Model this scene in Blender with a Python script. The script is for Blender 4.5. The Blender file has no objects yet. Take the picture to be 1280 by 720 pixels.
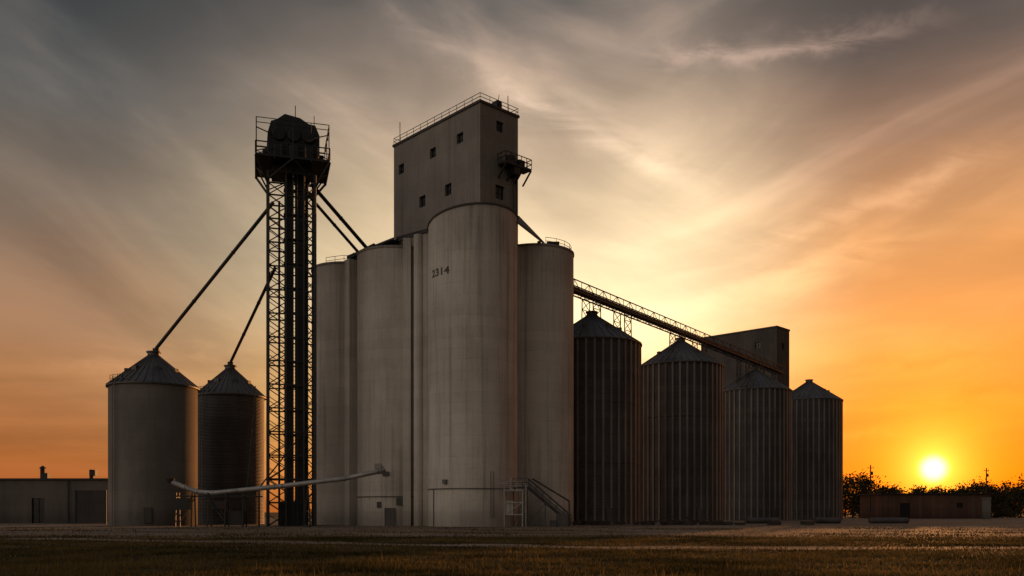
import bpy, math, random
import numpy as np
from mathutils import Vector, Matrix
random.seed(7); rng=np.random.default_rng(7)
S=bpy.context.scene
R=math.radians
def lin(c):
    o=[]
    for v in c[:3]:
        v/=255.0
        o.append(v/12.92 if v<=0.04045 else ((v+0.055)/1.055)**2.4)
    return (o[0],o[1],o[2],1)
S.view_settings.view_transform='Standard'; S.view_settings.look='None'; S.view_settings.exposure=0

# ---------------- camera ----------------
cam=bpy.data.cameras.new('camera'); co=bpy.data.objects.new('camera',cam); S.collection.objects.link(co)
co.location=(0,0,1.7); co.rotation_euler=(R(90),0,0)
cam.sensor_width=36; cam.lens=36*1100/1280; cam.shift_y=280/1280; cam.clip_end=6000; cam.clip_start=0.1
S.camera=co

SUN_AZ=25.6; SUN_EL=2.55
sv=Vector((math.sin(R(SUN_AZ))*math.cos(R(SUN_EL)),math.cos(R(SUN_AZ))*math.cos(R(SUN_EL)),math.sin(R(SUN_EL))))
sl=bpy.data.lights.new('sun','SUN'); so=bpy.data.objects.new('sun',sl); S.collection.objects.link(so)
sl.energy=3.4; sl.angle=R(0.6); sl.color=(1.0,0.40,0.12)
so.rotation_euler=sv.to_track_quat('Z','Y').to_euler(); so.location=(60,120,60)

# ---------------- node helpers ----------------
class NT:
    def __init__(s,tree): s.t=tree; s.n=tree.nodes; s.l=tree.links
    def new(s,ty,**k):
        n=s.n.new(ty)
        for a,b in k.items(): setattr(n,a,b)
        return n
    def put(s,inp,v):
        if v is None: return
        if isinstance(v,bpy.types.NodeSocket): s.l.new(v,inp)
        else: inp.default_value=v
    def m(s,op,a,b=None,c=None,clamp=False):
        n=s.new('ShaderNodeMath',operation=op,use_clamp=clamp)
        s.put(n.inputs[0],a); s.put(n.inputs[1],b)
        if c is not None: s.put(n.inputs[2],c)
        return n.outputs[0]
    def vm(s,op,a,b=None,out=0):
        n=s.new('ShaderNodeVectorMath',operation=op); s.put(n.inputs[0],a); s.put(n.inputs[1],b)
        return n.outputs[out]
    def comb(s,x,y,z=0.0):
        n=s.new('ShaderNodeCombineXYZ'); s.put(n.inputs[0],x); s.put(n.inputs[1],y); s.put(n.inputs[2],z); return n.outputs[0]
    def mix(s,f,a,b,bt='MIX'):
        n=s.new('ShaderNodeMix',data_type='RGBA',blend_type=bt); s.put(n.inputs[0],f); s.put(n.inputs[6],a); s.put(n.inputs[7],b); return n.outputs[2]
    def ramp(s,f,stops,interp='LINEAR'):
        n=s.new('ShaderNodeValToRGB'); s.put(n.inputs[0],f); r=n.color_ramp; r.interpolation=interp
        while len(r.elements)>1: r.elements.remove(r.elements[-1])
        r.elements[0].position=stops[0][0]; r.elements[0].color=stops[0][1]
        for p,c in stops[1:]:
            e=r.elements.new(p); e.color=c
        return n.outputs[0]
    def noise(s,v,scale=1.0,detail=4,rough=0.55,dist=0.0):
        n=s.new('ShaderNodeTexNoise'); s.put(n.inputs['Vector'],v); n.inputs['Scale'].default_value=scale
        n.inputs['Detail'].default_value=detail; n.inputs['Roughness'].default_value=rough; n.inputs['Distortion'].default_value=dist
        return n.outputs['Fac']
    def sstep(s,v,a,b,lo=0.0,hi=1.0):
        n=s.new('ShaderNodeMapRange',interpolation_type='SMOOTHSTEP'); s.put(n.inputs[0],v)
        n.inputs[1].default_value=a; n.inputs[2].default_value=b; n.inputs[3].default_value=lo; n.inputs[4].default_value=hi
        return n.outputs[0]
    def scale(s,v,k):
        n=s.new('ShaderNodeVectorMath',operation='SCALE'); s.put(n.inputs[0],v); s.put(n.inputs[3],k); return n.outputs[0]

# ---------------- world ----------------
W=bpy.data.worlds.new('World'); S.world=W; W.use_nodes=True
t=NT(W.node_tree); t.n.clear()
tc=t.new('ShaderNodeTexCoord').outputs['Generated']
d=t.vm('NORMALIZE',tc)
sx=t.new('ShaderNodeSeparateXYZ'); t.l.new(d,sx.inputs[0]); X,Y,Z=sx.outputs
az=t.m('MULTIPLY',t.m('ARCTAN2',X,Y),57.29578)
el=t.m('MULTIPLY',t.m('ARCSINE',Z),57.29578)
wn=t.noise(t.comb(t.m('MULTIPLY',az,0.04),t.m('MULTIPLY',el,0.08)),1.0,3,0.5)
elw=t.m('ADD',el,t.m('MULTIPLY',t.m('SUBTRACT',wn,0.5),t.sstep(el,0.0,12.0,2.0,10.0)))
e01=t.m('DIVIDE',elw,60.0,clamp=True)
def rp(stops): return t.ramp(e01,[(a/60.0,lin(c)) for a,c in stops])
left=rp([(0,(146,72,34)),(3.5,(170,98,50)),(9,(172,118,76)),(16,(128,110,95)),(23,(88,86,84)),(30,(56,59,62)),(60,(88,94,106))])
cen=rp([(0,(215,118,40)),(6,(248,188,104)),(13,(254,228,176)),(18,(240,212,170)),(23,(194,168,142)),(27,(140,124,112)),(30,(104,97,92)),(36,(84,84,90)),(60,(96,102,114))])
rig=rp([(0,(170,30,3)),(2.5,(226,78,8)),(6,(242,116,20)),(10,(242,146,56)),(15,(222,156,98)),(20,(160,122,98)),(26,(92,82,78)),(31,(60,60,63)),(60,(88,94,106))])
w1=t.sstep(az,-28.0,1.0); w2=t.sstep(az,8.0,23.0)
sky=t.mix(w2,t.mix(w1,left,cen),rig)
# cirrus
def rot(th,a,b,off=0.0):
    c,s_=math.cos(R(th)),math.sin(R(th))
    u=t.m('ADD',t.m('MULTIPLY',az,c*a),t.m('MULTIPLY',el,s_*a))
    v=t.m('ADD',t.m('MULTIPLY',az,-s_*b),t.m('MULTIPLY',el,c*b))
    return t.comb(u,v,off)
c1=t.noise(rot(-24,0.045,0.13,3.0),1.0,6,0.5,0.7)
c2=t.noise(rot(17,0.045,0.15,9.0),1.0,6,0.5,0.8)
c3=t.noise(rot(4,0.06,0.40,17.0),1.0,5,0.52,0.6)
wc=t.sstep(az,4.0,16.0)
cm=t.m('ADD',t.m('MULTIPLY',c1,t.m('SUBTRACT',1.0,wc)),t.m('MULTIPLY',c2,wc))
wl=t.sstep(el,3.0,14.0)
cm=t.m('ADD',t.m('MULTIPLY',c3,t.m('SUBTRACT',1.0,wl)),t.m('MULTIPLY',cm,wl))
fine=t.noise(rot(-8,0.12,0.45,31.0),1.0,5,0.6,0.9)
cm=t.m('ADD',t.m('MULTIPLY',cm,0.88),t.m('MULTIPLY',fine,0.12))
cl=t.sstep(cm,0.34,0.66)
fac=t.m('ADD',0.80,t.m('MULTIPLY',cl,0.42))
sky=t.scale(sky,fac)
hi=t.m('MULTIPLY',t.sstep(cm,0.48,0.70),t.sstep(el,12.0,24.0))
hi=t.m('MULTIPLY',hi,t.sstep(az,-34.0,-6.0,0.15,1.0))
sky=t.vm('ADD',sky,t.scale((0.13,0.08,0.05),hi))
# bright thin cloud veil lit from behind, centre-right of the elevator
dz1=t.m('DIVIDE',t.m('SUBTRACT',az,7.0),11.0); dz2=t.m('DIVIDE',t.m('SUBTRACT',el,13.0),8.5)
veil=t.m('EXPONENT',t.m('MULTIPLY',t.m('ADD',t.m('MULTIPLY',dz1,dz1),t.m('MULTIPLY',dz2,dz2)),-1.0))
sky=t.vm('ADD',sky,t.scale((0.26,0.20,0.12),t.m('MULTIPLY',veil,t.m('ADD',0.6,t.m('MULTIPLY',cl,0.6)))))
wj=t.m('MULTIPLY',t.m('SUBTRACT',t.noise(rot(0,0.25,0.35,5.0),1.0,4,0.6),0.5),3.0)
def wisp(a0,e0,sl_,wd,half,amp,col):
    e_=t.m('SUBTRACT',t.m('ADD',el,wj),t.m('ADD',e0,t.m('MULTIPLY',t.m('SUBTRACT',az,a0),sl_)))
    q=t.m('DIVIDE',e_,wd); gss=t.m('EXPONENT',t.m('MULTIPLY',t.m('MULTIPLY',q,q),-1.0))
    win=t.sstep(t.m('ABSOLUTE',t.m('SUBTRACT',az,a0)),half*0.3,half,1.0,0.0)
    k=t.m('MULTIPLY',t.m('MULTIPLY',gss,win),t.m('MULTIPLY',t.sstep(fine,0.3,0.62),amp))
    return t.scale(col,k)
for w_ in ((17,26.9,-0.03,0.6,11,1.0,(0.26,0.17,0.13)),(22,18.0,0.27,0.7,9,0.8,(0.26,0.16,0.09)),(5,23.2,-0.40,0.8,9,0.8,(0.24,0.18,0.13)),(19,14.5,0.22,1.0,10,0.7,(0.2,0.12,0.05)),(-3,27.0,-0.55,1.1,8,0.5,(0.2,0.14,0.10)),(26,9,0.05,0.5,7,-0.5,(0.25,0.12,0.03)),(-22,9,0.1,0.7,9,0.5,(0.2,0.10,0.05)),(24,6.5,0.03,0.35,8,-0.45,(0.3,0.12,0.02)),(23,4.6,-0.02,0.3,8,0.35,(0.3,0.12,0.02))):
    sky=t.vm('ADD',sky,wisp(*w_))
dot=t.vm('DOT_PRODUCT',d,tuple(sv),out=1)
ang=t.m('MULTIPLY',t.m('ARCCOSINE',t.m('MINIMUM',dot,0.9999999)),57.29578)
def gl(k,col): 
    return t.scale(col,t.m('EXPONENT',t.m('MULTIPLY',ang,-1.0/k)))
sky=t.vm('ADD',sky,gl(1.0,(1.6,1.1,0.20)))
sky=t.vm('ADD',sky,gl(2.4,(0.8,0.34,0.0)))
sky=t.vm('ADD',sky,gl(6.0,(0.35,0.07,0.0)))
disc=t.sstep(ang,0.2,1.0,1.0,0.0)
sky=t.vm('ADD',sky,t.scale((2.0,1.7,1.0),disc))
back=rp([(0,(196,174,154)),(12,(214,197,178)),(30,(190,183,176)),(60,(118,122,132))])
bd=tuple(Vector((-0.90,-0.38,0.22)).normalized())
fill_lobe=t.m('POWER',t.m('MAXIMUM',t.vm('DOT_PRODUCT',d,bd,out=1),0.0),2.0)  # added bright lobe in the unseen sky behind the camera, fills the silo fronts
back=t.scale(back,t.m('ADD',0.15,t.m('MULTIPLY',fill_lobe,1.30)))
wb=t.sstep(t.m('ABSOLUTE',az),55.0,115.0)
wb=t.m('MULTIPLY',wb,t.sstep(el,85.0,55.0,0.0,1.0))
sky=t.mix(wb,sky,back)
sky=t.mix(t.sstep(el,-1.5,-0.2,1.0,0.0),sky,(0.03,0.02,0.015,1))
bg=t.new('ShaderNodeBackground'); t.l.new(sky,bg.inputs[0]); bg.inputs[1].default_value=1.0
ns=t.new('ShaderNodeTexSky',sky_type='NISHITA'); ns.sun_disc=False; ns.sun_elevation=R(SUN_EL); ns.sun_rotation=R(SUN_AZ); ns.air_density=1.2; ns.dust_density=2.0
bg2=t.new('ShaderNodeBackground'); t.l.new(ns.outputs[0],bg2.inputs[0]); bg2.inputs[1].default_value=0.015
ad=t.new('ShaderNodeAddShader'); t.l.new(bg.outputs[0],ad.inputs[0]); t.l.new(bg2.outputs[0],ad.inputs[1])
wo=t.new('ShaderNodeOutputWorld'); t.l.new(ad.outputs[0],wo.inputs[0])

# ---------------- materials ----------------
def mat(name):
    m=bpy.data.materials.new(name); m.use_nodes=True
    t=NT(m.node_tree); b=t.n['Principled BSDF']
    oc=t.new('ShaderNodeTexCoord').outputs['Object']
    return m,t,b,oc
def bump(t,b,h,st,dist=0.05):
    n=t.new('ShaderNodeBump'); n.inputs['Strength'].default_value=st; n.inputs['Distance'].default_value=dist
    t.l.new(h,n.inputs['Height']); t.l.new(n.outputs[0],b.inputs['Normal'])
def mulv(t,v,s): return t.vm('MULTIPLY',v,s)

def concrete(name,c1,c2,stain=0.5,band=0.1,bandh=1.25):
    m,t,b,oc=mat(name)
    big=t.noise(mulv(t,oc,(0.16,0.16,0.09)),1.0,6,0.62)
    streak=t.noise(mulv(t,oc,(1.3,1.3,0.035)),1.0,5,0.6)
    strk2=t.noise(mulv(t,oc,(3.5,3.5,0.09)),1.0,4,0.6)
    fine=t.noise(oc,4.0,6,0.65)
    col=t.mix(t.sstep(big,0.38,0.62),c1+(1,),c2+(1,))
    col=t.mix(t.m('MULTIPLY',t.sstep(streak,0.50,0.70),stain),col,(0.17,0.135,0.105,1))
    col=t.mix(t.m('MULTIPLY',t.sstep(strk2,0.53,0.72),stain*0.6),col,(0.12,0.095,0.075,1))
    s=t.new('ShaderNodeSeparateXYZ'); t.l.new(oc,s.inputs[0]); z=s.outputs[2]
    wob=t.m('ADD',z,t.m('MULTIPLY',t.noise(oc,0.5,2),0.25))
    fr=t.m('FRACT',t.m('DIVIDE',wob,bandh))
    line=t.sstep(t.m('ABSOLUTE',t.m('SUBTRACT',fr,0.5)),0.0,0.08,1.0,0.0)
    line=t.m('MULTIPLY',line,t.sstep(t.noise(mulv(t,oc,(0.5,0.5,0.9)),1.0,3),0.42,0.62))
    fl=t.m('FLOOR',t.m('ADD',t.m('DIVIDE',wob,bandh),0.5))
    wn=t.new('ShaderNodeTexWhiteNoise',noise_dimensions='1D'); t.l.new(fl,wn.inputs['W'])
    tone=t.m('ADD',1.0-band*0.5,t.m('MULTIPLY',wn.outputs['Value'],band))
    tone=t.m('MULTIPLY',tone,t.m('SUBTRACT',1.0,t.m('MULTIPLY',line,band*1.1)))
    tone=t.m('MULTIPLY',tone,t.m('ADD',0.86,t.m('MULTIPLY',fine,0.28)))
    dirt=t.sstep(t.m('ADD',z,t.m('MULTIPLY',streak,4.0)),1.6,5.4,0.60,1.0)
    tone=t.m('MULTIPLY',tone,dirt)
    # rain streaks bleeding down from the rim
    runs=t.m('MULTIPLY',t.sstep(t.m('ADD',z,t.m('MULTIPLY',strk2,16.0)),36.0,46.0),0.22)
    tone=t.m('MULTIPLY',tone,t.m('SUBTRACT',1.0,runs))
    col=t.scale(col,tone)
    t.l.new(col,b.inputs['Base Color']); b.inputs['Roughness'].default_value=0.88; b.inputs['Specular IOR Level'].default_value=0.25
    bump(t,b,t.m('SUBTRACT',t.m('ADD',fine,t.m('MULTIPLY',big,1.5)),t.m('MULTIPLY',line,0.6)),0.5,0.04)
    return m
M_conc=concrete('painted_concrete',(0.58,0.525,0.46),(0.46,0.41,0.355),0.42,0.09)
M_conc2=concrete('headhouse_concrete',(0.33,0.298,0.265),(0.265,0.237,0.21),0.45,0.06,2.4)
M_conc3=concrete('weathered_concrete',(0.20,0.178,0.158),(0.15,0.134,0.118),0.5,0.10)
M_concd=concrete('dark_concrete',(0.12,0.105,0.095),(0.085,0.076,0.07),0.4,0.06,2.0)

def metal(name,c1,c2,rough=0.5,metallic=0.6,corr=0.0,ringh=1.12):
    m,t,b,oc=mat(name)
    n1=t.noise(mulv(t,oc,(0.5,0.5,0.12)),1.0,5,0.6); n2=t.noise(mulv(t,oc,(2.5,2.5,0.06)),1.0,4,0.6)
    col=t.mix(t.sstep(n1,0.35,0.65),c1+(1,),c2+(1,))
    col=t.mix(t.m('MULTIPLY',t.sstep(n2,0.54,0.72),0.55),col,(0.07,0.04,0.026,1))
    s=t.new('ShaderNodeSeparateXYZ'); t.l.new(oc,s.inputs[0]); z=s.outputs[2]
    if corr>0:
        fl=t.m('FLOOR',t.m('DIVIDE',z,ringh)); wn=t.new('ShaderNodeTexWhiteNoise',noise_dimensions='1D'); t.l.new(fl,wn.inputs['W'])
        fr=t.m('FRACT',t.m('DIVIDE',z,ringh)); line=t.sstep(t.m('ABSOLUTE',t.m('SUBTRACT',fr,0.5)),0.45,0.5)
        col=t.scale(col,t.m('MULTIPLY',t.m('ADD',0.85,t.m('MULTIPLY',wn.outputs['Value'],0.3)),t.m('SUBTRACT',1.0,t.m('MULTIPLY',line,0.3))))
        bump(t,b,t.m('SINE',t.m('MULTIPLY',z,2*math.pi/0.2)),0.8,corr)
    t.l.new(col,b.inputs['Base Color']); b.inputs['Roughness'].default_value=rough; b.inputs['Metallic'].default_value=metallic
    return m
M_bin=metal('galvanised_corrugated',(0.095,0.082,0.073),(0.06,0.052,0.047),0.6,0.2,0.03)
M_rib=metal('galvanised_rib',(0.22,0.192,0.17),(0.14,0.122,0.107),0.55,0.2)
M_roof=metal('galvanised_roof',(0.11,0.10,0.092),(0.075,0.068,0.062),0.55,0.35)
M_dark=metal('dark_steel',(0.024,0.022,0.021),(0.015,0.014,0.013),0.6,0.2)
M_steel=metal('grey_steel',(0.11,0.10,0.095),(0.07,0.065,0.06),0.55,0.4)
M_pipe=metal('light_pipe',(0.40,0.38,0.35),(0.26,0.24,0.22),0.45,0.3)
def simple(name,c,rough=0.7,var=0.3,sc=2.0,spec=0.3):
    m,t,b,oc=mat(name); n=t.noise(oc,sc,5,0.6)
    col=t.scale(tuple(c),t.m('ADD',1-var/2,t.m('MULTIPLY',n,var))); t.l.new(col,b.inputs['Base Color']); b.inputs['Roughness'].default_value=rough
    b.inputs['Specular IOR Level'].default_value=spec
    return m
M_glass=simple('dark_window_glass',(0.012,0.012,0.014),0.15,0.3,1.0,0.4)
M_mark=simple('faded_black_paint',(0.09,0.075,0.065),0.8)
M_wall=concrete('warehouse_block',(0.14,0.118,0.105),(0.10,0.087,0.078),0.4,0.08,0.8)
M_brick=concrete('shed_wall',(0.13,0.065,0.045),(0.10,0.05,0.035),0.4,0.1,0.6)
M_wood=simple('weathered_wood',(0.05,0.038,0.03),0.9)

def leafmat(name,c1,c2,sc,tr=0.35):
    m=bpy.data.materials.new(name); m.use_nodes=True; t=NT(m.node_tree); t.n.clear()
    oc=t.new('ShaderNodeTexCoord').outputs['Object']
    n=t.noise(oc,sc,4,0.65)
    col=t.mix(t.sstep(n,0.35,0.65),c1+(1,),c2+(1,))
    df=t.new('ShaderNodeBsdfDiffuse'); tl=t.new('ShaderNodeBsdfTranslucent'); t.l.new(col,df.inputs[0]); t.l.new(col,tl.inputs[0])
    mx=t.new('ShaderNodeMixShader'); mx.inputs[0].default_value=tr; t.l.new(df.outputs[0],mx.inputs[1]); t.l.new(tl.outputs[0],mx.inputs[2])
    o=t.new('ShaderNodeOutputMaterial'); t.l.new(mx.outputs[0],o.inputs[0]); return m
M_leaf=leafmat('tree_foliage',(0.040,0.036,0.016),(0.06,0.045,0.022),0.3,0.15)
M_grass=leafmat('dry_grass',(0.034,0.034,0.013),(0.17,0.125,0.048),0.13,0.4)

def groundmat():
    m,t,b,oc=mat('grass_ground')
    a=t.noise(mulv(t,oc,(0.03,0.09,1)),1.0,5,0.6,0.4); f=t.noise(oc,1.6,6,0.7); c=t.noise(mulv(t,oc,(0.25,0.5,1)),1.0,5,0.65)
    col=t.mix(t.sstep(a,0.42,0.6),(0.026,0.024,0.010,1),(0.10,0.070,0.031,1))
    col=t.mix(t.m('MULTIPLY',t.sstep(c,0.5,0.68),0.6),col,(0.14,0.10,0.062,1))
    col=t.scale(col,t.m('ADD',0.55,t.m('MULTIPLY',f,0.9)))
    t.l.new(col,b.inputs['Base Color']); b.inputs['Roughness'].default_value=0.95; b.inputs['Specular IOR Level'].default_value=0.1
    bump(t,b,t.m('ADD',f,c),1.0,0.12); return m
def gravelmat(name,c1,c2):
    m,t,b,oc=mat(name)
    a=t.noise(mulv(t,oc,(0.05,0.13,1)),1.0,6,0.65,0.6); f=t.noise(oc,5.0,6,0.75); tr=t.noise(mulv(t,oc,(0.02,0.9,1)),1.0,5,0.6); gp=t.noise(mulv(t,oc,(0.10,0.22,1)),1.0,6,0.7,0.5)
    col=t.mix(t.sstep(a,0.38,0.6),c1+(1,),c2+(1,))
    col=t.mix(t.m('MULTIPLY',t.sstep(tr,0.5,0.64),0.5),col,tuple(v*0.45 for v in c1)+(1,))
    col=t.mix(t.m('MULTIPLY',t.sstep(gp,0.52,0.62),0.75),col,(0.055,0.045,0.022,1))
    col=t.scale(col,t.m('ADD',0.6,t.m('MULTIPLY',f,0.8)))
    t.l.new(col,b.inputs['Base Color']); b.inputs['Roughness'].default_value=0.9; b.inputs['Specular IOR Level'].default_value=0.2
    bump(t,b,t.m('ADD',f,t.m('MULTIPLY',tr,1.5)),0.9,0.06); return m
M_ground=groundmat(); M_gravel=gravelmat('gravel',(0.25,0.185,0.13),(0.15,0.11,0.078)); M_dirt=gravelmat('packed_dirt',(0.28,0.21,0.15),(0.19,0.14,0.10))

# ---------------- mesh builder ----------------
class MB:
    def __init__(s): s.v=[]; s.f=[]
    def add(s,vs,fs):
        o=len(s.v); s.v+= [tuple(p) for p in vs]; s.f+=[tuple(i+o for i in f) for f in fs]
    def obox(s,o,a,b,c):
        o,a,b,c=map(Vector,(o,a,b,c))
        s.add([o,o+a,o+a+b,o+b,o+c,o+a+c,o+a+b+c,o+b+c],[(0,3,2,1),(4,5,6,7),(0,1,5,4),(1,2,6,5),(2,3,7,6),(3,0,4,7)])
    def box(s,c,sz,rz=0):
        cx,cy=math.cos(rz),math.sin(rz); a=Vector((cx,cy,0))*sz[0]; b=Vector((-cy,cx,0))*sz[1]; cc=Vector((0,0,sz[2]))
        s.obox(Vector(c)-a/2-b/2-cc/2,a,b,cc)
    def beam(s,p,q,w=0.12,h=None):
        p,q=Vector(p),Vector(q); h=h or w; dd=(q-p)
        if dd.length<1e-6: return
        dn=dd.normalized(); up=Vector((0,0,1)) if abs(dn.z)<0.95 else Vector((0,1,0))
        a=dn.cross(up).normalized()*w; b=a.cross(dn).normalized()*h
        s.obox(p-a/2-b/2,a,b,dd)
    def tube(s,p,q,r,n=12,r2=None):
        p,q=Vector(p),Vector(q); r2=r if r2 is None else r2; dn=(q-p).normalized(); up=Vector((0,0,1)) if abs(dn.z)<0.95 else Vector((0,1,0))
        a=dn.cross(up).normalized(); b=a.cross(dn)
        vs=[p+(a*math.cos(k*2*math.pi/n)+b*math.sin(k*2*math.pi/n))*r for k in range(n)]+[q+(a*math.cos(k*2*math.pi/n)+b*math.sin(k*2*math.pi/n))*r2 for k in range(n)]
        fs=[(k,k+n,(k+1)%n+n,(k+1)%n) for k in range(n)]+[tuple(range(n)),tuple(range(2*n-1,n-1,-1))]
        s.add(vs,fs)
    def cyl(s,x,y,z0,z1,r,n=96,r2=None,seg=1,zf=None):
        r2=r if r2 is None else r2
        vs=[]
        for j in range(seg+1):
            tt=j/seg; rr=r+(r2-r)*tt
            for k in range(n):
                px,py=x+rr*math.cos(k*2*math.pi/n),y+rr*math.sin(k*2*math.pi/n)
                zz=z0+(z1-z0)*tt
                if zf: zz+=zf(px,py)*(1 if j==seg or z0>1 else 0)
                vs.append((px,py,zz))
        fs=[(j*n+k,j*n+(k+1)%n,(j+1)*n+(k+1)%n,(j+1)*n+k) for j in range(seg) for k in range(n)]
        fs+=[tuple(range(n-1,-1,-1)),tuple(range(seg*n,seg*n+n))]
        s.add(vs,fs)
    def rail(s,pts,h=1.1,w=0.06,step=1.6,closed=False):
        pts=[Vector(p) for p in pts]; 
        if closed: pts=pts+[pts[0]]
        for p,q in zip(pts[:-1],pts[1:]):
            L=(q-p).length; n=max(1,round(L/step))
            for i in range(n+1):
                a=p+(q-p)*i/n; s.beam(a,a+Vector((0,0,h)),w)
            for hh in (h,h*0.5):
                s.beam(p+Vector((0,0,hh)),q+Vector((0,0,hh)),w)
    def prism(s,poly,z0,z1):
        n=len(poly); vs=[(p[0],p[1],z0) for p in poly]+[(p[0],p[1],z1) for p in poly]
        s.add(vs,[tuple(range(n-1,-1,-1)),tuple(range(n,2*n))]+[(k,(k+1)%n,(k+1)%n+n,k+n) for k in range(n)])
def empty(name,loc):
    e=bpy.data.objects.new(name,None); e.location=loc; e.empty_display_size=1; S.collection.objects.link(e); return e
def mk(mb,name,m,parent=None,smooth=False,bev=0):
    me=bpy.data.meshes.new(name); me.from_pydata(mb.v,[],mb.f); me.materials.append(m); me.validate()
    if smooth:
        me.polygons.foreach_set('use_smooth',[True]*len(me.polygons)); me.set_sharp_from_angle(angle=R(30))
    o=bpy.data.objects.new(name,me); S.collection.objects.link(o)
    if bev:
        md=o.modifiers.new('bevel','BEVEL'); md.width=bev; md.segments=1
    if parent:
        o.parent=parent; o.matrix_parent_inverse=Matrix.Translation(parent.location).inverted()
    return o
def wall(mbw,mbg,mbf,P,a,L,z0,z1,wins,nrm,depth=0.35):
    """wall with real openings; wins (s,z,w,h)"""
    P=Vector(P); a=Vector(a).normalized(); nrm=Vector(nrm).normalized()
    ss=sorted({0,L}|{w[0]-w[2]/2 for w in wins}|{w[0]+w[2]/2 for w in wins}); zs=sorted({z0,z1}|{w[1]-w[3]/2 for w in wins}|{w[1]+w[3]/2 for w in wins})
    pt=lambda s,z,dd=0: P+a*s+Vector((0,0,z))-nrm*dd
    for i in range(len(ss)-1):
        for j in range(len(zs)-1):
            sc,zc=(ss[i]+ss[i+1])/2,(zs[j]+zs[j+1])/2
            if any(abs(sc-w[0])<w[2]/2 and abs(zc-w[1])<w[3]/2 for w in wins): continue
            mbw.add([pt(ss[i],zs[j]),pt(ss[i+1],zs[j]),pt(ss[i+1],zs[j+1]),pt(ss[i],zs[j+1])],[(0,1,2,3)])
    for (s,z,w,h) in wins:
        c=[(s-w/2,z-h/2),(s+w/2,z-h/2),(s+w/2,z+h/2),(s-w/2,z+h/2)]
        for k in range(4):
            p,q=c[k],c[(k+1)%4]
            mbw.add([pt(*p),pt(*q),pt(*q,depth),pt(*p,depth)],[(0,1,2,3)])
        mbg.add([pt(*p,depth-0.02) for p in c],[(0,1,2,3)])
        if mbf is not None:
            mbf.beam(pt(s,z-h/2,depth-0.08),pt(s,z+h/2,depth-0.08),0.07); mbf.beam(pt(s-w/2,z,depth-0.08),pt(s+w/2,z,depth-0.08),0.07)

# ---------------- GROUND ----------------
g=MB(); N=4000
g.add([(-N,-N,0),(N,-N,0),(N,N,0),(-N,N,0)],[(0,1,2,3)]); mk(g,'ground',M_ground)
def strip(name,m,xs,f0,f1,z,amp=0.8,seed=0):
    r=np.random.default_rng(seed); mb=MB(); vs=[];n=len(xs)
    n0=np.convolve(r.normal(0,1,n+8),np.ones(5)/5,'same')[4:-4]*amp; n1=np.convolve(r.normal(0,1,n+8),np.ones(5)/5,'same')[4:-4]*amp
    for i,x in enumerate(xs): vs+=[(x,f0(x)+n0[i],z),(x,f1(x)+n1[i],z)]
    mb.add(vs,[(2*i,2*i+2,2*i+3,2*i+1) for i in range(n-1)]); return mk(mb,name,m)
strip('gravel_road',M_gravel,np.arange(-160,400,1.5),lambda x:60+0.02*x,lambda x:245,0.004,3.5,1)
TR0=lambda x:42-0.40*max(-30,min(x,6)); 
strip('dirt_track',M_dirt,np.arange(-32,160,0.8),TR0,lambda x:TR0(x)+3.6,0.008,1.3,2)

# grass blades
nb=190000
yy=21+(96-21)*rng.random(nb)**1.5; xx=(rng.random(nb)*2-1)*(0.66*yy+2)
clump=np.sin(xx*0.9+np.sin(yy*0.7)*2)*np.sin(yy*1.3+xx*0.3)+rng.normal(0,0.5,nb)
trk=42-0.40*np.clip(xx,-30,6); on=(yy>trk-0.3)&(yy<trk+4.0)
patch=np.sin(xx*0.21+1.3*np.sin(yy*0.17))*np.sin(yy*0.33+xx*0.07)
keep=(~on|(rng.random(nb)<0.18))&((yy<60+rng.normal(0,3,nb))|(rng.random(nb)<np.where(patch>0.35,0.5,0.06)))&(clump>-0.6)
xx=xx[keep];yy=yy[keep];cl_=clump[keep]; nb=len(xx)
h=(0.05+0.08*rng.random(nb)+0.05*np.clip(cl_,0,1))*np.where(rng.random(nb)<0.03,2.3,1.0); w=0.010+0.012*rng.random(nb)+yy*0.0003; th=rng.random(nb)*math.pi
lx=rng.normal(0,0.05,nb); ly=rng.normal(0,0.05,nb)
V=np.zeros((nb,3,3)); V[:,0]=np.stack([xx-np.cos(th)*w,yy-np.sin(th)*w,np.zeros(nb)],1); V[:,1]=np.stack([xx+np.cos(th)*w,yy+np.sin(th)*w,np.zeros(nb)],1); V[:,2]=np.stack([xx+lx,yy+ly,h],1)
def npmesh(name,V,k,m):
    n=V.shape[0]; me=bpy.data.meshes.new(name); me.vertices.add(n*k); me.vertices.foreach_set('co',V.reshape(-1)); me.loops.add(n*k); me.loops.foreach_set('vertex_index',np.arange(n*k)); me.polygons.add(n); me.polygons.foreach_set('loop_start',np.arange(n)*k); me.polygons.foreach_set('loop_total',np.full(n,k)); me.update(); me.validate(); me.materials.append(m)
    o=bpy.data.objects.new(name,me); S.collection.objects.link(o); return o
npmesh('grass',V,3,M_grass)

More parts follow.
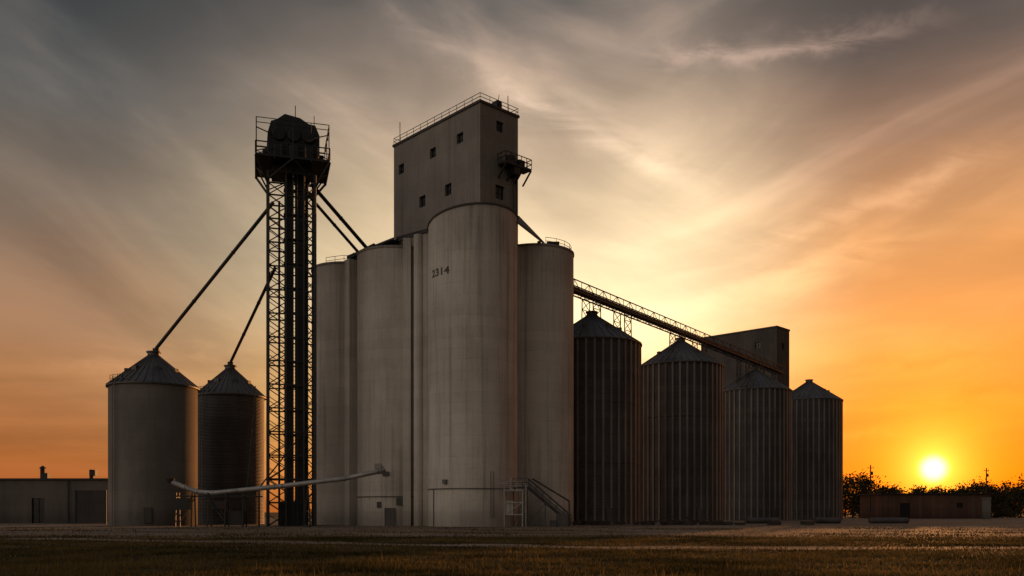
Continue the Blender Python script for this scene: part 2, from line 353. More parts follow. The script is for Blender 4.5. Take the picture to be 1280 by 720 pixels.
# ---------------- GRAIN ELEVATOR ----------------
U=Vector((-0.68,0.733,0)).normalized(); Vv=Vector((0.733,0.68,0)).normalized()
GE=empty('grain_elevator',(-5,112,0))
A=(-22.2,120);B=(-14.8,113);C=(-4.7,106);D=(3.0,114.5)
P0=Vector((-2.45,100.3,0))
slope=lambda x,y: -0.16*((x-P0.x)*U.x+(y-P0.y)*U.y)
mb=MB()
mb.cyl(C[0],C[1],-0.2,37.15,5.35,128,zf=lambda x,y:slope(x,y)); mk(mb,'silo_front',M_conc,GE,True)
mb=MB(); mb.cyl(C[0],C[1],37.13,37.33,5.48,128,zf=lambda x,y:slope(x,y)); mk(mb,'silo_front_rim',M_concd,GE,True)
mb=MB()
ZAB=34.2
for q,z_ in ((A,ZAB),(B,ZAB),(D,34.9)): mb.cyl(q[0],q[1],-0.2,z_,5.0,112)
for q in (A,B): mb.cyl(q[0]+Vv.x*10.3,q[1]+Vv.y*10.3,-0.2,34.0,5.0,112)
mb.cyl(D[0]-Vv.y*4.5+2,D[1]+11,-0.2,34.0,5.0,112)
mk(mb,'silos',M_conc,GE,True)
mb=MB()
for q,z,r in ((A,ZAB,5.1),(B,ZAB,5.1),(D,34.9,5.1)): mb.cyl(q[0],q[1],z,z+0.25,r,112)
mk(mb,'silo_roof_slabs',M_conc2,GE,True)
mb=MB()
ru=math.atan2(U.y,U.x)
mb.box((-20.85,114.4,17.2),(1.15,1.4,34.4),ru)
mb.box((-19.9,115.6,17.0),(1.5,2.0,34.0),ru)
mb.box((-12.85,108.1,17.6),(0.95,1.1,35.2),0.0)
mb.tube((-11.35,107.2,-0.1),(-11.35,107.2,35.4),0.62,28); mb.box((-10.45,107.3,17.7),(0.7,1.0,35.4),0)
mb.box((-10.6,111.0,17.3),(4.0,5.5,34.6),ru)
mb.box((0.2,110.5,17.3),(3.0,5,34.6),ru)
mk(mb,'pilasters',M_conc,GE,True)
K=Vector((-3.8,105.0,0)); Lu=17.7; Lv=6.2; zt=50.6; zb=34.9
mb=MB()
a,b,c=Vector((-1.4,102.0,37.0)),Vector((4.1,109.8,35.3)),Vector((0.9,109.7,38.6))
mb.add([a,b,c,a-Vector((0,0,.3)),b-Vector((0,0,.3)),c-Vector((0,0,.3))],[(0,1,2),(5,4,3),(0,3,4,1),(1,4,5,2),(2,5,3,0)])
mb.beam((-9.6,106.2,35.8),(-13.9,108.6,35.25),0.25,0.3); mb.beam((-9.9,106.9,36.1),(-14.6,111.5,36.4),0.2,0.25)
mk(mb,'deck_edge',M_dark,GE)
mb=MB(); g0=Vector((-13.9,116.6,0))
mb.obox((g0.x,g0.y,34.45),U*13.8,Vv*5,(0,0,3.9)); mk(mb,'roof_gallery',M_conc3,GE)
mb=MB(); q=g0-U*0.3-Vv*0.4
mb.obox((q.x,q.y,38.35),U*14.4,Vv*5.8,(0,0,0.25))
a,b=g0+U*0.5,g0+U*13.8
vs=[(a.x,a.y,38.3),(b.x,b.y,38.3),(b.x-Vv.x*3.6,b.y-Vv.y*3.6,35.0),(a.x-Vv.x*3.6,a.y-Vv.y*3.6,36.6)]
mb.add(vs+[(x,y,z-.15) for x,y,z in vs],[(0,1,2,3),(7,6,5,4),(2,1,5,6),(3,2,6,7),(0,3,7,4)])
mk(mb,'gallery_roof',M_dark,GE)
# headhouse
mw,mg,mf=MB(),MB(),MB()
n1=-Vv; n2=-U
wall(mw,mg,mf,K,U,Lu,zb,zt,[(3.8,47.5,1.25,1.25),(9.2,47.3,1.25,1.25),(16.0,47.2,1.2,1.3),(6.1,41.8,1.3,1.45),(11.4,41.7,1.3,1.45)],n1)
wall(mw,mg,mf,K,Vv,Lv,zb,zt,[(3.2,48.6,1.2,1.3),(3.2,40.6,1.5,1.7),(5.2,44.6,1.0,2.0)],n2)
wall(mw,mg,None,K+Vv*Lv,U,Lu,zb,zt,[],Vv); wall(mw,mg,None,K+U*Lu,Vv,Lv,zb,zt,[],U)
mk(mw,'headhouse_walls',M_conc2,GE); mk(mg,'headhouse_windows',M_glass,GE); mk(mf,'headhouse_window_bars',M_dark,GE)
mb=MB(); q=K-U*0.15-Vv*0.15
mb.obox((q.x,q.y,zt),U*(Lu+0.3),Vv*(Lv+0.3),(0,0,0.3)); mk(mb,'headhouse_roof',M_concd,GE)
mb=MB(); zr=zt+0.3
cs=[K,K+U*Lu,K+U*Lu+Vv*Lv,K+Vv*Lv]; mb.rail([(p.x,p.y,zr) for p in cs],0.85,0.055,1.5,True)
p=K+U*17.0+Vv*0.5; mb.beam((p.x,p.y,zr),(p.x,p.y,zr+3.0),0.09)
p=K+Vv*4.5; mb.beam((p.x,p.y,zr),(p.x,p.y,zr+1.9),0.09)
p=K+Vv*3.2+U*0.6; mb.box((p.x,p.y,zr+0.45),(1.0,0.8,0.9),ru); mb.beam((p.x,p.y,zr),(p.x+.3,p.y,zr+1.8),0.07)
p=K+U*6+Vv*3; mb.box((p.x,p.y,zr+0.3),(1.6,1.2,0.7),ru)
mk(mb,'headhouse_railing',M_dark,GE)
mb=MB(); q=K+Vv*(Lv-3.4)-U*1.5; zz=43.8
mb.obox((q.x,q.y,zz),U*1.5,Vv*4.3,(0,0,0.25))
c4=[q,q+Vv*4.3,q+Vv*4.3+U*1.5]; mb.rail([(q+U*1.5).to_tuple()[:2]+(zz+.22,)]+[(p.x,p.y,zz+.22) for p in c4],1.15,0.08,0.8)
for k in (0.1,1.5,2.9,4.2):
    p=q+Vv*k; w_=p+U*1.5; mb.beam((p.x,p.y,zz),(w_.x,w_.y,zz-1.5),0.16)
p=q+Vv*1.2+U*0.5; mb.box((p.x,p.y,zz+0.7),(0.9,0.8,1.0),ru); p=q+Vv*2.9+U*0.7; mb.box((p.x,p.y,zz+0.6),(1.0,0.9,0.9),ru); p=q+Vv*2+U*0.9; mb.box((p.x,p.y,zz-0.5),(1.6,0.9,0.9),ru)
p=K+Vv*(Lv-0.4)-U*0.15; mb.beam((p.x,p.y,zz),(p.x,p.y,37),0.1); p2=p-Vv*0.5; mb.beam((p2.x,p2.y,zz),(p2.x,p2.y,37),0.1)
mk(mb,'headhouse_balcony',M_dark,GE)
mb=MB()
pts=[(D[0]+4.7*math.cos(R(a_)),D[1]+4.7*math.sin(R(a_)),35.15) for a_ in range(-75,50,18)]
mb.rail(pts,0.9,0.05,1.4)
mb.box((D[0]+2.2,D[1]-2.6,35.55),(1.6,1.0,0.8)); mb.tube((D[0]+0.5,D[1]-1,35.1),(D[0]+0.5,D[1]-1,36.6),0.25)
mb.box((-19.9,115.2,34.9),(1.6,1.4,1.1)); mb.beam((-21.4,114.6,34.7),(-17.6,113,36.0),0.35,0.4)
mb.rail([(-24.6,116.4,ZAB+.25),(-22,115.3,ZAB+.25),(-20,116,ZAB+.25)],0.9,0.05,1.2)
mk(mb,'silo_top_fittings',M_dark,GE)
mb=MB()
def onC(px_ang,z,off=0.15,c=C,r=5.35):
    a_=R(px_ang); return Vector((c[0]+(r+off)*math.cos(a_),c[1]+(r+off)*math.sin(a_),z))
for a_ in range(185,330,8): mb.tube(onC(a_,4.4),onC(a_+8,4.4),0.05,6)
for a_ in range(200,300,8): mb.tube(onC(a_,3.6,0.12,B,5.0),onC(a_+8,3.6,0.12,B,5.0),0.05,6)
mb.tube(onC(215,0,0.12),onC(215,4.4,0.12),0.05,6)
for k in (-1.5,1.5): mb.tube(onC(296+k*1.2,1.0,0.2),onC(296+k*1.2,6.4,0.2),0.035,6)
mk(mb,'wall_pipes',M_steel,GE)
mb=MB(); p=onC(268,1.1,0.02,B,5.0); mb.box(p,(1.3,0.3,2.2)); p=onC(262,6.4,0.05,B,5.0); mb.box(p,(0.8,0.4,0.5)); p=onC(282,3.0,0.03,B,5.0); mb.box(p,(0.9,0.3,0.9))
p=onC(252,2.6,0.03,B,5.0); mb.box(p,(0.5,0.3,0.7)); p=onC(236,5.2,0.03,C,5.35); mb.box(p,(0.5,0.5,0.5),R(-30))
mk(mb,'silo_hatches',M_steel,GE)
mb=MB(); ex,ey=-0.9,100.6
for dx in (0,2.1):
    for dy in (0,1.2): mb.beam((ex+dx,ey+dy,0),(ex+dx,ey+dy,4.2),0.11)
for zz in (1.4,2.8,4.1):
    mb.beam((ex,ey,zz),(ex+2.1,ey,zz),0.09); mb.beam((ex,ey+1.2,zz),(ex+2.1,ey+1.2,zz),0.09)
mb.box((ex+1.05,ey+0.6,4.2),(2.3,1.5,0.12)); mb.rail([(ex,ey,4.2),(ex+2.1,ey,4.2),(ex+2.1,ey+1.2,4.2)],1.0,0.06,0.7)
mb.beam((ex,ey,1.4),(ex+2.1,ey,2.8),0.06); mb.box((ex+0.6,ey+0.6,2.2),(0.9,0.8,1.6)); mb.tube((ex+0.9,ey+0.5,4.2),(ex+0.9,ey+0.5,5.6),0.2)
mb.tube((ex-0.5,ey+0.4,4.9),(ex+2.4,ey+0.4,4.9),0.09,8); mb.tube((ex+2.5,ey+0.4,0),(ex+2.5,ey+0.4,4.9),0.08,8)
mk(mb,'loading_frame',M_pipe,GE)
mb=MB()
s0,s1=Vector((1.9,104.5,4.6)),Vector((7.0,106.0,0.3))
for off in (0,1.0):
    o_=Vector((0.1*off,-off,0)); mb.beam(s0+o_,s1+o_,0.1,0.3); mb.beam(s0+o_+Vector((0,0,1)),s1+o_+Vector((0,0,1)),0.08); mb.beam(s0+o_+Vector((0,0,.5)),s1+o_+Vector((0,0,.5)),0.06)
    for k in range(7): p=s0+(s1-s0)*k/6+o_; mb.beam(p,p+Vector((0,0,1)),0.06)
for k in range(24):
    p=s0+(s1-s0)*(k+.5)/24; mb.obox(p+Vector((-.12,-1.0,0)),(0.26,0,0),(0,1.0,0),(0,0,0.04))
mb.box((0.9,104.2,4.6),(2.0,1.6,0.12)); mb.rail([(0,103.4,4.66),(1.9,103.4,4.66)],1.0,0.07,0.8)
for x_ in (0.2,1.8,3.9): mb.beam((x_,103.5,0),(x_,103.5,4.6 if x_<3 else 2.8),0.13)
mb.beam((0.2,103.5,0.2),(1.8,103.5,4.4),0.08); mb.beam((1.8,103.5,0.2),(3.9,103.5,2.7),0.07); mb.tube((2.4,103.2,5.6),(6.8,104.6,3.0),0.11,8); mb.tube((6.8,104.6,3.0),(6.8,104.6,0),0.11,8)
mk(mb,'access_stair',M_steel,GE)
mb=MB(); mb.box((6.0,104.6,0.75),(1.4,0.9,1.5)); mb.box((4.9,104.3,0.35),(0.8,0.7,0.7)); mk(mb,'electrical_cabinet',M_steel,GE,bev=0.04)
cu=bpy.data.curves.new('mark','FONT'); cu.body='2314'; cu.size=1.2; cu.extrude=0.01; cu.offset=0.03
to=bpy.data.objects.new('mark_tmp',cu); S.collection.objects.link(to); bpy.context.view_layer.update()
me=bpy.data.meshes.new_from_object(to.evaluated_get(bpy.context.evaluated_depsgraph_get())); bpy.data.objects.remove(to)
for v in me.vertices:
    a_=R(209)+v.co.x*1.3/5.35; rr=5.36+v.co.z; v.co=Vector((C[0]+rr*math.cos(a_),C[1]+rr*math.sin(a_),29.2+v.co.y))
me.materials.append(M_mark); mo=bpy.data.objects.new('silo_marking',me); S.collection.objects.link(mo); mo.parent=GE; mo.matrix_parent_inverse=Matrix.Translation(GE.location).inverted()

# ---------------- BUCKET ELEVATOR TOWER ----------------
T=Vector((-27.0,108.0,0)); TW=empty('bucket_elevator_tower',T)
mb=MB(); ht=R(16); hw=2.75
ax=Vector((math.cos(ht),math.sin(ht),0)); ay=Vector((-math.sin(ht),math.cos(ht),0))
cor=[T+ax*(sx_*hw-0.1)+ay*sy_*hw*0.7 for sx_,sy_ in ((-1,-1),(1,-1),(1,1),(-1,1))]
ztop=42.6; nlev=15; dz=ztop/nlev
up=lambda p,z: Vector((p.x,p.y,z))
for p in cor: mb.beam(up(p,0),up(p,ztop),0.3)
for xm in (-0.75,1.35):
    for sy_ in (-1,1):
        p=T+ax*xm+ay*sy_*hw*0.7; mb.beam(up(p,0),up(p,ztop),0.2)
for i in range(nlev):
    z0,z1=i*dz,(i+1)*dz
    for k in range(4):
        p,q=cor[k],cor[(k+1)%4]
        mb.beam(up(p,z1),up(q,z1),0.16)
        if k%2: mb.beam(up(p,z0),up(q,z1),0.12); mb.beam(up(q,z0),up(p,z1),0.12)
    for sy_ in (-1,1):
        o_=ay*sy_*hw*0.7
        for xa,xb in ((-hw-0.1,-0.75),(1.35,hw-0.1)):
            zm=(z0+z1)/2
            mb.beam(up(T+ax*xa+o_,z0),up(T+ax*xb+o_,zm),0.11); mb.beam(up(T+ax*xb+o_,zm),up(T+ax*xa+o_,z1),0.11)
            mb.beam(up(T+ax*xb+o_,z0),up(T+ax*xa+o_,zm),0.08)
mk(mb,'lattice_tower',M_dark,TW)
mb=MB()
for dx in (-0.3,0.85):
    p=T+ax*dx; mb.obox(p-ax*0.5-ay*0.35,ax*1.0,ay*0.7,(0,0,46))
p=T+ax*1.75+ay*0.9; mb.tube(up(p,0),up(p,43),0.26,12); p=T-ax*1.5+ay*0.9; mb.tube(up(p,0),up(p,40),0.14,12)
for z_ in range(2,44,3):
    p=T+ax*-1.0-ay*0.5; mb.obox(up(p,z_),ax*2.6,ay*1.0,(0,0,0.15))
mb.obox(T-ax*1.4-ay*1.0,ax*3.2,ay*2.0,(0,0,3.0))
pl=T+ax*0.3-ay*1.95
for k in (-0.25,0.25): mb.beam(up(pl+ax*k,0),up(pl+ax*k,ztop),0.06)
for i in range(int(ztop/0.45)): mb.beam(up(pl-ax*.25,i*.45),up(pl+ax*.25,i*.45),0.04)
mk(mb,'elevator_legs',M_dark,TW)
mb=MB(); zp=43.7; pw=4.3
pc=[T+ax*sx_*pw+ay*sy_*pw*0.85 for sx_,sy_ in ((-1,-1),(1,-1),(1,1),(-1,1))]
mb.prism([(p.x,p.y) for p in pc],zp,zp+0.25)
for i in range(5):
    a_,b_=pc[0].lerp(pc[1],i/4),pc[3].lerp(pc[2],i/4); mb.beam(up(a_,zp-0.12),up(b_,zp-0.12),0.16,0.24)
for k in range(4):
    mb.beam(up(pc[k],zp),up(cor[k],zp-2.6),0.22); mid=pc[k].lerp(pc[(k+1)%4],.5); mb.beam(up(mid,zp),up(cor[k],zp-2.1),0.14); mb.beam(up(mid,zp),up(cor[(k+1)%4],zp-2.1),0.14)
mb.obox(T-ax*2.4-ay*1.8+Vector((0,0,zp-1.1)),ax*4.6,ay*3.4,(0,0,1.0))
mb.rail([up(p,zp+0.25) for p in pc],1.4,0.09,1.5,True)
zp2=47.0; pc2=[T+ax*sx_*4.2+ay*sy_*3.5 for sx_,sy_ in ((-1,-1),(1,-1),(1,1),(-1,1))]
mb.rail([up(p,zp2) for p in pc2],1.2,0.07,1.9,True)
for k in range(4):
    for f in (0,0.5): 
        p=pc2[k].lerp(pc2[(k+1)%4],f); mb.beam(up(p,zp),up(p,zp2+ (0 if f else 1.2)),0.1)
    mb.beam(up(pc2[k],zp+0.2),up(pc2[(k+1)%4],zp2),0.06)
    mb.beam(up(pc2[k],zp2),up(T+(pc2[k]-T)*0.5,zp2),0.1)
p=T+ax*0.4; mb.beam(up(p,48),up(p,51.6),0.09); p=T+ax*2.6-ay; mb.beam(up(p,47),up(p,50.2),0.07)
mk(mb,'service_platform',M_dark,TW)
mb=MB()
prof=[(-2.6,zp+0.25),(2.9,zp+0.25),(3.2,zp+1.6),(3.2,zp+3.8),(2.7,zp+5.0),(1.9,zp+5.1),(0.9,zp+5.7),(-0.9,zp+6.0),(-1.9,zp+5.2),(-2.5,zp+5.0),(-2.9,zp+3.6),(-3.0,zp+2.0)]
q=T-ay*1.8; n=len(prof); vs=[q+ax*s_+Vector((0,0,z_)) for s_,z_ in prof]; vs+=[v+ay*3.6 for v in vs]
mb.add(vs,[tuple(range(n)),tuple(range(2*n-1,n-1,-1))]+[(k,k+n,(k+1)%n+n,(k+1)%n) for k in range(n)])
for s_ in (-1.6,0.2,1.9):
    mb.tube(T+ax*s_-ay*2.15+Vector((0,0,zp+3.4)),T+ax*s_-ay*1.7+Vector((0,0,zp+3.4)),0.75,18); mb.box(T+ax*s_-ay*2.05+Vector((0,0,zp+1.4)),(1.1,0.5,1.8),ht)
mb.box(T+ax*3.3+Vector((0,0,zp+1.2)),(1.0,1.2,1.5),ht); mb.tube(T+ax*-3.5+Vector((0,0,zp+1.6)),T+ax*-2.7+Vector((0,0,zp+1.6)),0.6,16)
mk(mb,'elevator_head',M_dark,TW,bev=0.05)
mb=MB()
b1=Vector((-45.3,112,21.9)); b2=Vector((-40.0,125,22.6))
def spout(p,q,r):
    mb.tube(p,q,r,12)
    n=int((q-p).length/8)
    for i in range(1,n+1):
        c_=p+(q-p)*i/(n+1); dn=(q-p).normalized()*0.06; mb.tube(c_-dn,c_+dn,r*1.2,12)
spout(T+ax*-2.2+Vector((0,0,39.5)),b1+Vector((0,0,0.6)),0.22)
spout(T+ax*-2.0+Vector((0,0,31.5)),b2+Vector((0,0,0.3)),0.2)
spout(T+ax*2.3+Vector((0,0,42.2)),Vector((-18.9,116,36.2)),0.24)
spout(T+ax*1.2+Vector((0,0,41.6)),Vector((-19.8,118,35.6)),0.2)
mb.tube(b1+Vector((0,0,0.6)),b1-Vector((0,0,0.4)),0.42,12); mb.tube(b2+Vector((0,0,0.4)),b2-Vector((0,0,0.6)),0.4,12)
mk(mb,'grain_spouts',M_dark,TW,True)

# ---------------- GRAIN BINS ----------------
def grain_bin(name,x,y,r,ze,za,mbody,ribs,mrib,hatch=True,cap=0.6):
    E=empty(name,(x,y,0))
    mb=MB(); mb.cyl(x,y,-0.1,ze,r,96); mk(mb,'body',mbody,E,True)
    mb=MB(); n=96; rr=r+0.28
    mb.cyl(x,y,ze-0.02-0.12,ze+0.02,rr,n); mb.cyl(x,y,ze+0.02,za,rr,n,r2=cap); mb.cyl(x,y,za,za+0.35,cap+0.15,24)
    mk(mb,'roof',M_roof,E,True)
    mb=MB(); nr=36
    for k in range(nr):
        a_=2*math.pi*k/nr; c_,s_=math.cos(a_),math.sin(a_)
        mb.beam((x+rr*c_,y+rr*s_,ze+0.06),(x+cap*c_,y+cap*s_,za+0.04),0.09,0.09)
    mb.cyl(x,y,za+0.35,za+0.5,cap+0.3,24)
    if hatch:
        for a_ in (250,300,200,345): 
            f=0.45; c_,s_=math.cos(R(a_)),math.sin(R(a_)); p=Vector((x+rr*(1-f)*c_,y+rr*(1-f)*s_,ze+(za-ze)*f+0.15)); mb.box(p,(0.7,0.7,0.6),R(a_))
    pts=[(x+rr*0.97*math.cos(R(a_)),y+rr*0.97*math.sin(R(a_)),ze+0.1) for a_ in range(225,262,9)]; mb.rail(pts,0.9,0.05,1.2)
    mk(mb,'roof_ribs',M_roof,E)
    if ribs:
        mb=MB()
        for k in range(ribs):
            a_=2*math.pi*(k+0.3)/ribs; mb.box((x+(r+0.05)*math.cos(a_),y+(r+0.05)*math.sin(a_),(ze-0.2)/2),(0.20,0.30,ze-0.2),a_)
        mk(mb,'stiffeners',mrib,E)
        mb=MB()
        for z_ in (ze*0.33,ze*0.66,ze-0.35): mb.cyl(x,y,z_,z_+0.1,r+0.14,96)
        mk(mb,'wind_rings',mbody,E,True)
    mb=MB(); a0=R(238)
    for k in (-1,1):
        a_=a0+k*0.25/r; mb.beam((x+(r+.3)*math.cos(a_),y+(r+.3)*math.sin(a_),0),(x+(r+.3)*math.cos(a_),y+(r+.3)*math.sin(a_),ze+0.8),0.05)
    z_=0.4
    while z_<ze:
        mb.beam((x+(r+.3)*math.cos(a0-.25/r),y+(r+.3)*math.sin(a0-.25/r),z_),(x+(r+.3)*math.cos(a0+.25/r),y+(r+.3)*math.sin(a0+.25/r),z_),0.035); z_+=0.4
    mb.box((x+(r+0.05)*math.cos(R(285)),y+(r+0.05)*math.sin(R(285)),1.3),(0.25,0.9,1.9),R(285))
    mk(mb,'ladder_and_door',M_steel,E)
    return E
grain_bin('grain_bin',-45.6,112,5.3,17.5,21.6,M_conc3,0,None)
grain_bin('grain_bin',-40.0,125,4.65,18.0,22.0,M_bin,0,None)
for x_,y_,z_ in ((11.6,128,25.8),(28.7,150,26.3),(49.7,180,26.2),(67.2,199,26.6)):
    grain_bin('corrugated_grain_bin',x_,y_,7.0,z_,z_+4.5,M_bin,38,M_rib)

# ---------------- CONVEYOR BRIDGE ----------------
CB=empty('conveyor_bridge',(30,155,0)); mb=MB()
p0=Vector((5.5,119.5,32.6)); p1=Vector((60.5,197.5,32.6)); dr=(p1-p0).normalized(); sd=dr.cross(Vector((0,0,1))).normalized()*0.9
n=46; hgt=1.5
for sgn in (-1,1):
    o_=sd*sgn; mb.beam(p0+o_,p1+o_,0.16); mb.beam(p0+o_+Vector((0,0,hgt)),p1+o_+Vector((0,0,hgt)),0.13)
    for i in range(n):
        a_=p0+(p1-p0)*i/n+o_; b_=p0+(p1-p0)*(i+1)/n+o_; H=Vector((0,0,hgt))
        mb.beam(a_,a_+H,0.08); mb.beam(a_,b_+H,0.07) if i%2 else mb.beam(a_+H,b_,0.07)
for i in range(n+1):
    a_=p0+(p1-p0)*i/n; mb.beam(a_-sd,a_+sd,0.09)
mb.obox(p0-sd*0.55+Vector((0,0,0.1)),p1-p0,sd*1.1,(0,0,0.6))
mk(mb,'truss',M_dark,CB)
mb=MB()
for tt in (0.11,0.21,0.42,0.52,0.75,0.84,0.97):
    c_=p0+(p1-p0)*tt
    for sg in (-1,1):
        for dd in (-1.1,1.1):
            mb.beam(c_+sd*sg*1.1+dr*dd-Vector((0,0,5.5)),c_+sd*sg+dr*dd,0.14)
        for zz in (-4.5,-3,-1.5):
            mb.beam(c_+sd*sg-dr*1.1+Vector((0,0,zz)),c_+sd*sg+dr*1.1+Vector((0,0,zz+1.5)),0.08); mb.beam(c_+sd*sg+dr*1.1+Vector((0,0,zz)),c_+sd*sg-dr*1.1+Vector((0,0,zz+1.5)),0.08)
            mb.beam(c_+sd*sg-dr*1.1+Vector((0,0,zz)),c_+sd*sg+dr*1.1+Vector((0,0,zz)),0.09)
mk(mb,'support_trestles',M_dark,CB)

# ---------------- far headhouse ----------------
FH=empty('annex_headhouse',(58,222,0)); mw,mg,mf=MB(),MB(),MB()
k0=Vector((63.8,212,0)); uu=Vector((-0.72,0.69,0)).normalized(); v2=Vector((0.69,0.72,0)).normalized()
wall(mw,mg,mf,k0,uu,21,0,46.2,[(5,42.5,1.5,1.5),(14,42.5,1.5,1.5)],-v2); wall(mw,mg,mf,k0,v2,6.5,0,46.2,[(3.2,42,1.4,1.6)],-uu)
wall(mw,mg,None,k0+v2*6.5,uu,21,0,46.2,[],v2); wall(mw,mg,None,k0+uu*21,v2,6.5,0,46.2,[],uu)
mw.obox((k0-uu*.15-v2*.15)+Vector((0,0,46.2)),uu*21.3,v2*6.8,(0,0,0.4))
mk(mw,'walls',M_concd,FH); mk(mg,'windows',M_glass,FH); mk(mf,'window_bars',M_dark,FH)

# ---------------- AUGER ----------------
AU=empty('grain_auger',(-28,100,0)); mb=MB()
pts=[Vector(p) for p in ((-38.6,100,5.1),(-37.2,100,4.5),(-35.8,100,4.0),(-34,100,3.85),(-27,100,4.55),(-19,100,5.5),(-15.2,100,6.3))]
for a_,b_ in zip(pts[:-1],pts[1:]): mb.tube(a_,b_,0.27,16)
for p in pts[1:-1]: mb.tube(p-Vector((.08,0,0)),p+Vector((.08,0,0)),0.33,16)
mb.tube(pts[-1],pts[-1]+Vector((0.7,0.2,0.3)),0.36,12); mb.box(pts[-1]+Vector((0,0,0.6)),(0.8,0.6,0.6)); 
mk(mb,'auger_tube',M_pipe,AU,True)
mb=MB()
for x_ in (-38,-36.2,-34.4,-32.4,-30.4):
    for dy in (-0.7,0.7): mb.beam((x_,100+dy,0),(x_,100+dy*0.6,3.9),0.13)
    mb.beam((x_,99.4,3.4),(x_,100.6,3.4),0.12)
for dy in (-0.6,0.6):
    mb.beam((-38.2,100+dy,3.5),(-28.5,100+dy,3.5),0.14); mb.beam((-38,100+dy,0.5),(-36.2,100+dy,3.4),0.08); mb.beam((-34.4,100+dy,3.4),(-32.4,100+dy,0.5),0.08)
mb.box((-37.3,100,2.6),(1.5,1.3,1.3)); mb.box((-31.5,100.2,1.0),(1.8,1.2,1.6)); mb.box((-33.4,100.0,2.5),(1.2,1,0.9))
mb.beam((-22.8,99.4,0),(-23.2,100,5.0),0.14); mb.beam((-23.8,100.6,0),(-23.2,100,5.0),0.14); mb.beam((-22.9,99.6,1.8),(-23.7,100.5,1.8),0.1); mb.beam((-22.6,98.6,0.15),(-24,101,0.15),0.2)
mb.beam((-29.5,100,3.5),(-25.2,106.8,11.5),0.12); mb.beam((-30.5,101,3.5),(-31.2,107,17),0.1)
mb.beam((-24.5,104,0),(-24.5,104,3.2),0.16);mb.beam((-29.6,103,0),(-29.6,103,4.5),0.16)
mk(mb,'auger_stand',M_dark,AU)
mb=MB(); mb.cyl(-38.9,100,5.0,5.5,0.3,24,r2=0.6); mk(mb,'inlet_hopper',M_steel,AU,True)

# ---------------- LEFT WAREHOUSE ----------------
WH=empty('warehouse_building',(-72,135,0)); mw,mg,mf=MB(),MB(),MB()
wp=Vector((-95,132,0)); wall(mw,mg,mf,wp,(1,0,0),38,0,6.5,[(23.9,1.9,1.9,3.78),(4,3.2,1.6,1.1)],(0,-1,0),0.3)
wall(mw,mg,None,wp+Vector((38,0,0)),(0,1,0),20,0,6.5,[],(1,0,0)); wall(mw,mg,None,wp,(0,1,0),20,0,6.5,[],(-1,0,0)); wall(mw,mg,None,wp+Vector((0,20,0)),(1,0,0),38,0,6.5,[],(0,1,0))
mk(mw,'walls',M_wall,WH); mk(mg,'door_and_windows',M_glass,WH); mk(mf,'frames',M_dark,WH)
mb=MB(); mb.obox((-95.3,131.7,6.5),(38.6,0,0),(0,20.6,0),(0,0,0.25))
mb.tube((-72.0,135,6.7),(-72.0,135,8.4),0.35,14); mb.tube((-72.0,135,8.4),(-72.0,135,8.8),0.55,14,0.1); mb.box((-71.3,134.6,7.2),(1.0,1,0.9)); mb.tube((-64.5,135,6.7),(-64.5,135,8.2),0.3,14); mb.box((-64.2,135,7.7),(0.9,0.9,0.9))
mb.box((-66.5,131.8,3.2),(0.12,0.12,6.4)); mb.box((-79,131.8,3.2),(0.12,0.12,6.4))
mk(mb,'roof_and_vents',M_dark,WH)
WG=empty('yard_gate',(-59,126,0)); mb=MB()
for x_ in (-61.5,-57.2): mb.beam((x_,124,0),(x_,124,4.8),0.16)
for z_ in (0.3,1.6,3.0,4.7): mb.beam((-61.5,124,z_),(-57.2,124,z_),0.08)
for k in range(22): mb.obox((-61.5+k*0.2,124,0.3),(0.19,0,0),(0,0.04,0),(0,0,4.4))
mk(mb,'gate_boards',M_dark,WG)

# ---------------- RIGHT SIDE ----------------
SH=empty('low_shed',(110,228,0)); mw,mg,mf=MB(),MB(),MB()
sp=Vector((94.5,225,0)); wall(mw,mg,mf,sp,(1,0,0),28,0,6.2,[(6,2.0,2.6,3.9),(20,3.4,1.6,1.3)],(0,-1,0))
wall(mw,mg,None,sp,(0,1,0),14,0,6.2,[],(-1,0,0)); wall(mw,mg,None,sp+Vector((28,0,0)),(0,1,0),14,0,6.2,[],(1,0,0)); wall(mw,mg,None,sp+Vector((0,14,0)),(1,0,0),28,0,6.2,[],(0,1,0))
mk(mw,'walls',M_brick,SH); mk(mg,'openings',M_glass,SH); mk(mf,'frames',M_dark,SH)
mb=MB(); mb.obox((94,224.4,6.2),(29,0,0),(0,15,0),(0,0,0.3)); mk(mb,'roof',M_dark,SH)
def pole(x,y,h,arm=True):
    E=empty('utility_pole',(x,y,0)); mb=MB(); mb.tube((x,y,0),(x,y,h),0.2,10,0.13)
    if arm:
        mb.beam((x-0.7,y,h-0.7),(x+0.7,y,h-0.7),0.12)
        for k in (-0.6,0.6): mb.tube((x+k,y,h-0.64),(x+k,y,h-0.4),0.06,8)
    mb.tube((x+0.35,y,h-2.3),(x+0.35,y,h-1.5),0.22,12)
    mk(mb,'pole',M_wood,E,True)
pole(81.5,200,12.4); pole(124,230,13.2)
E=empty('concrete_gate_post',(113,210,0)); mb=MB(); mb.box((113.2,210,2.4),(1.5,1.2,4.8)); mb.box((113.2,210,4.95),(1.8,1.5,0.3)); mk(mb,'post',M_conc3,E,bev=0.05)
mb=MB()
for k in range(90):
    x_=random.choice([random.uniform(17,31),random.uniform(14,40),random.uniform(7.5,12)]); y_=random.uniform(113,119); s_=random.uniform(0.3,0.9)
    mb.box((x_,y_,s_*0.25),(s_*random.uniform(1,2.6),s_,s_*0.7),random.random()*3)
for k in range(12):
    x_=random.uniform(17,31); y_=random.uniform(113,117); mb.beam((x_,y_,0.1),(x_+random.uniform(-3,3),y_+random.uniform(-1,1),random.uniform(0.3,1.5)),0.12)
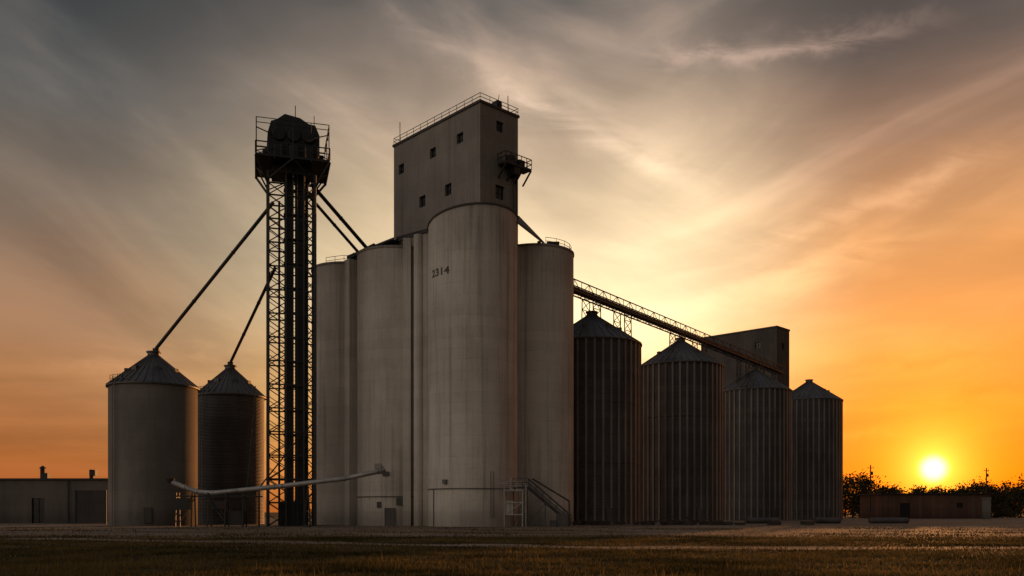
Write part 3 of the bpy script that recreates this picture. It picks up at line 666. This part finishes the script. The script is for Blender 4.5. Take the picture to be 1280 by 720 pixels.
mk(mb,'scrap_pile',M_wood)
mb=MB()
for x_,l_ in ((34,5),(44,4),(52,6)):
    y_=128; mb.tube((x_,y_,0.45),(x_+l_,y_+1,0.45),0.42,14)
mk(mb,'steel_pipes',M_steel,None,True)

# ---------------- distant trees ----------------
leafV=[]; tb=MB()
def tree(x,y,h,r,n,ls=1.0):
    base=0.10*h; tb.tube((x,y,0),(x+random.uniform(-.3,.3),y,h*0.6),0.028*h,8,0.012*h)
    cls=[]
    for k in range(14):
        a_=random.random()*6.28; zz=base+(h-base)*random.uniform(0.1,0.92); f=math.sin(math.pi*min(1,max(0.12,(zz-base)/(h-base)*0.85+0.1)))
        cx,cy=x+math.cos(a_)*r*f*random.uniform(0.2,0.85),y+math.sin(a_)*r*f*random.uniform(0.2,0.85)
        tb.tube((x,y,min(zz*0.7,h*0.55)),(cx,cy,zz),0.009*h,5,0.003*h); cls.append((cx,cy,zz,r*random.uniform(0.25,0.45)))
    ci=rng.integers(0,len(cls),n); cc=np.array(cls)[ci]
    P=cc[:,:3]+rng.normal(0,0.5,(n,3))*cc[:,3:]*1.3; P[:,2]=np.maximum(P[:,2],0.3)
    s_=rng.uniform(0.22,0.5,(n,1))*ls; a1=rng.normal(0,1,(n,3)); a1/=np.linalg.norm(a1,axis=1,keepdims=True); a2=np.cross(a1,rng.normal(0,1,(n,3))); a2/=np.linalg.norm(a2,axis=1,keepdims=True)
    leafV.append(np.stack([P-a1*s_,P-a2*s_*0.65,P+a1*s_,P+a2*s_*0.65],1))
x_=96.0
while x_<215:
    yb=random.uniform(262,330)
    hh=random.uniform(11.0,14.5) if x_<124 else (random.uniform(8.0,10.5) if x_<152 else random.uniform(9.0,12.5))
    hh*=yb/300
    tree(x_*yb/300,yb,hh,hh*0.45,1200); x_+=random.uniform(1.6,2.8)
for k in range(60):
    x_=random.uniform(78,190); tree(x_,random.uniform(243,262),random.uniform(2.0,4.2),random.uniform(1.8,3.0),220,0.7)
for k in range(26):
    x_=-250+k*12+random.uniform(-4,4); tree(x_,random.uniform(380,430),random.uniform(6,9),5,260)
DT=empty('distant_trees',(140,300,0))
lo=npmesh('foliage',np.concatenate(leafV),4,M_leaf); lo.parent=DT; lo.matrix_parent_inverse=Matrix.Translation(DT.location).inverted()
mk(tb,'trunks_and_limbs',M_wood,DT)
print('done')
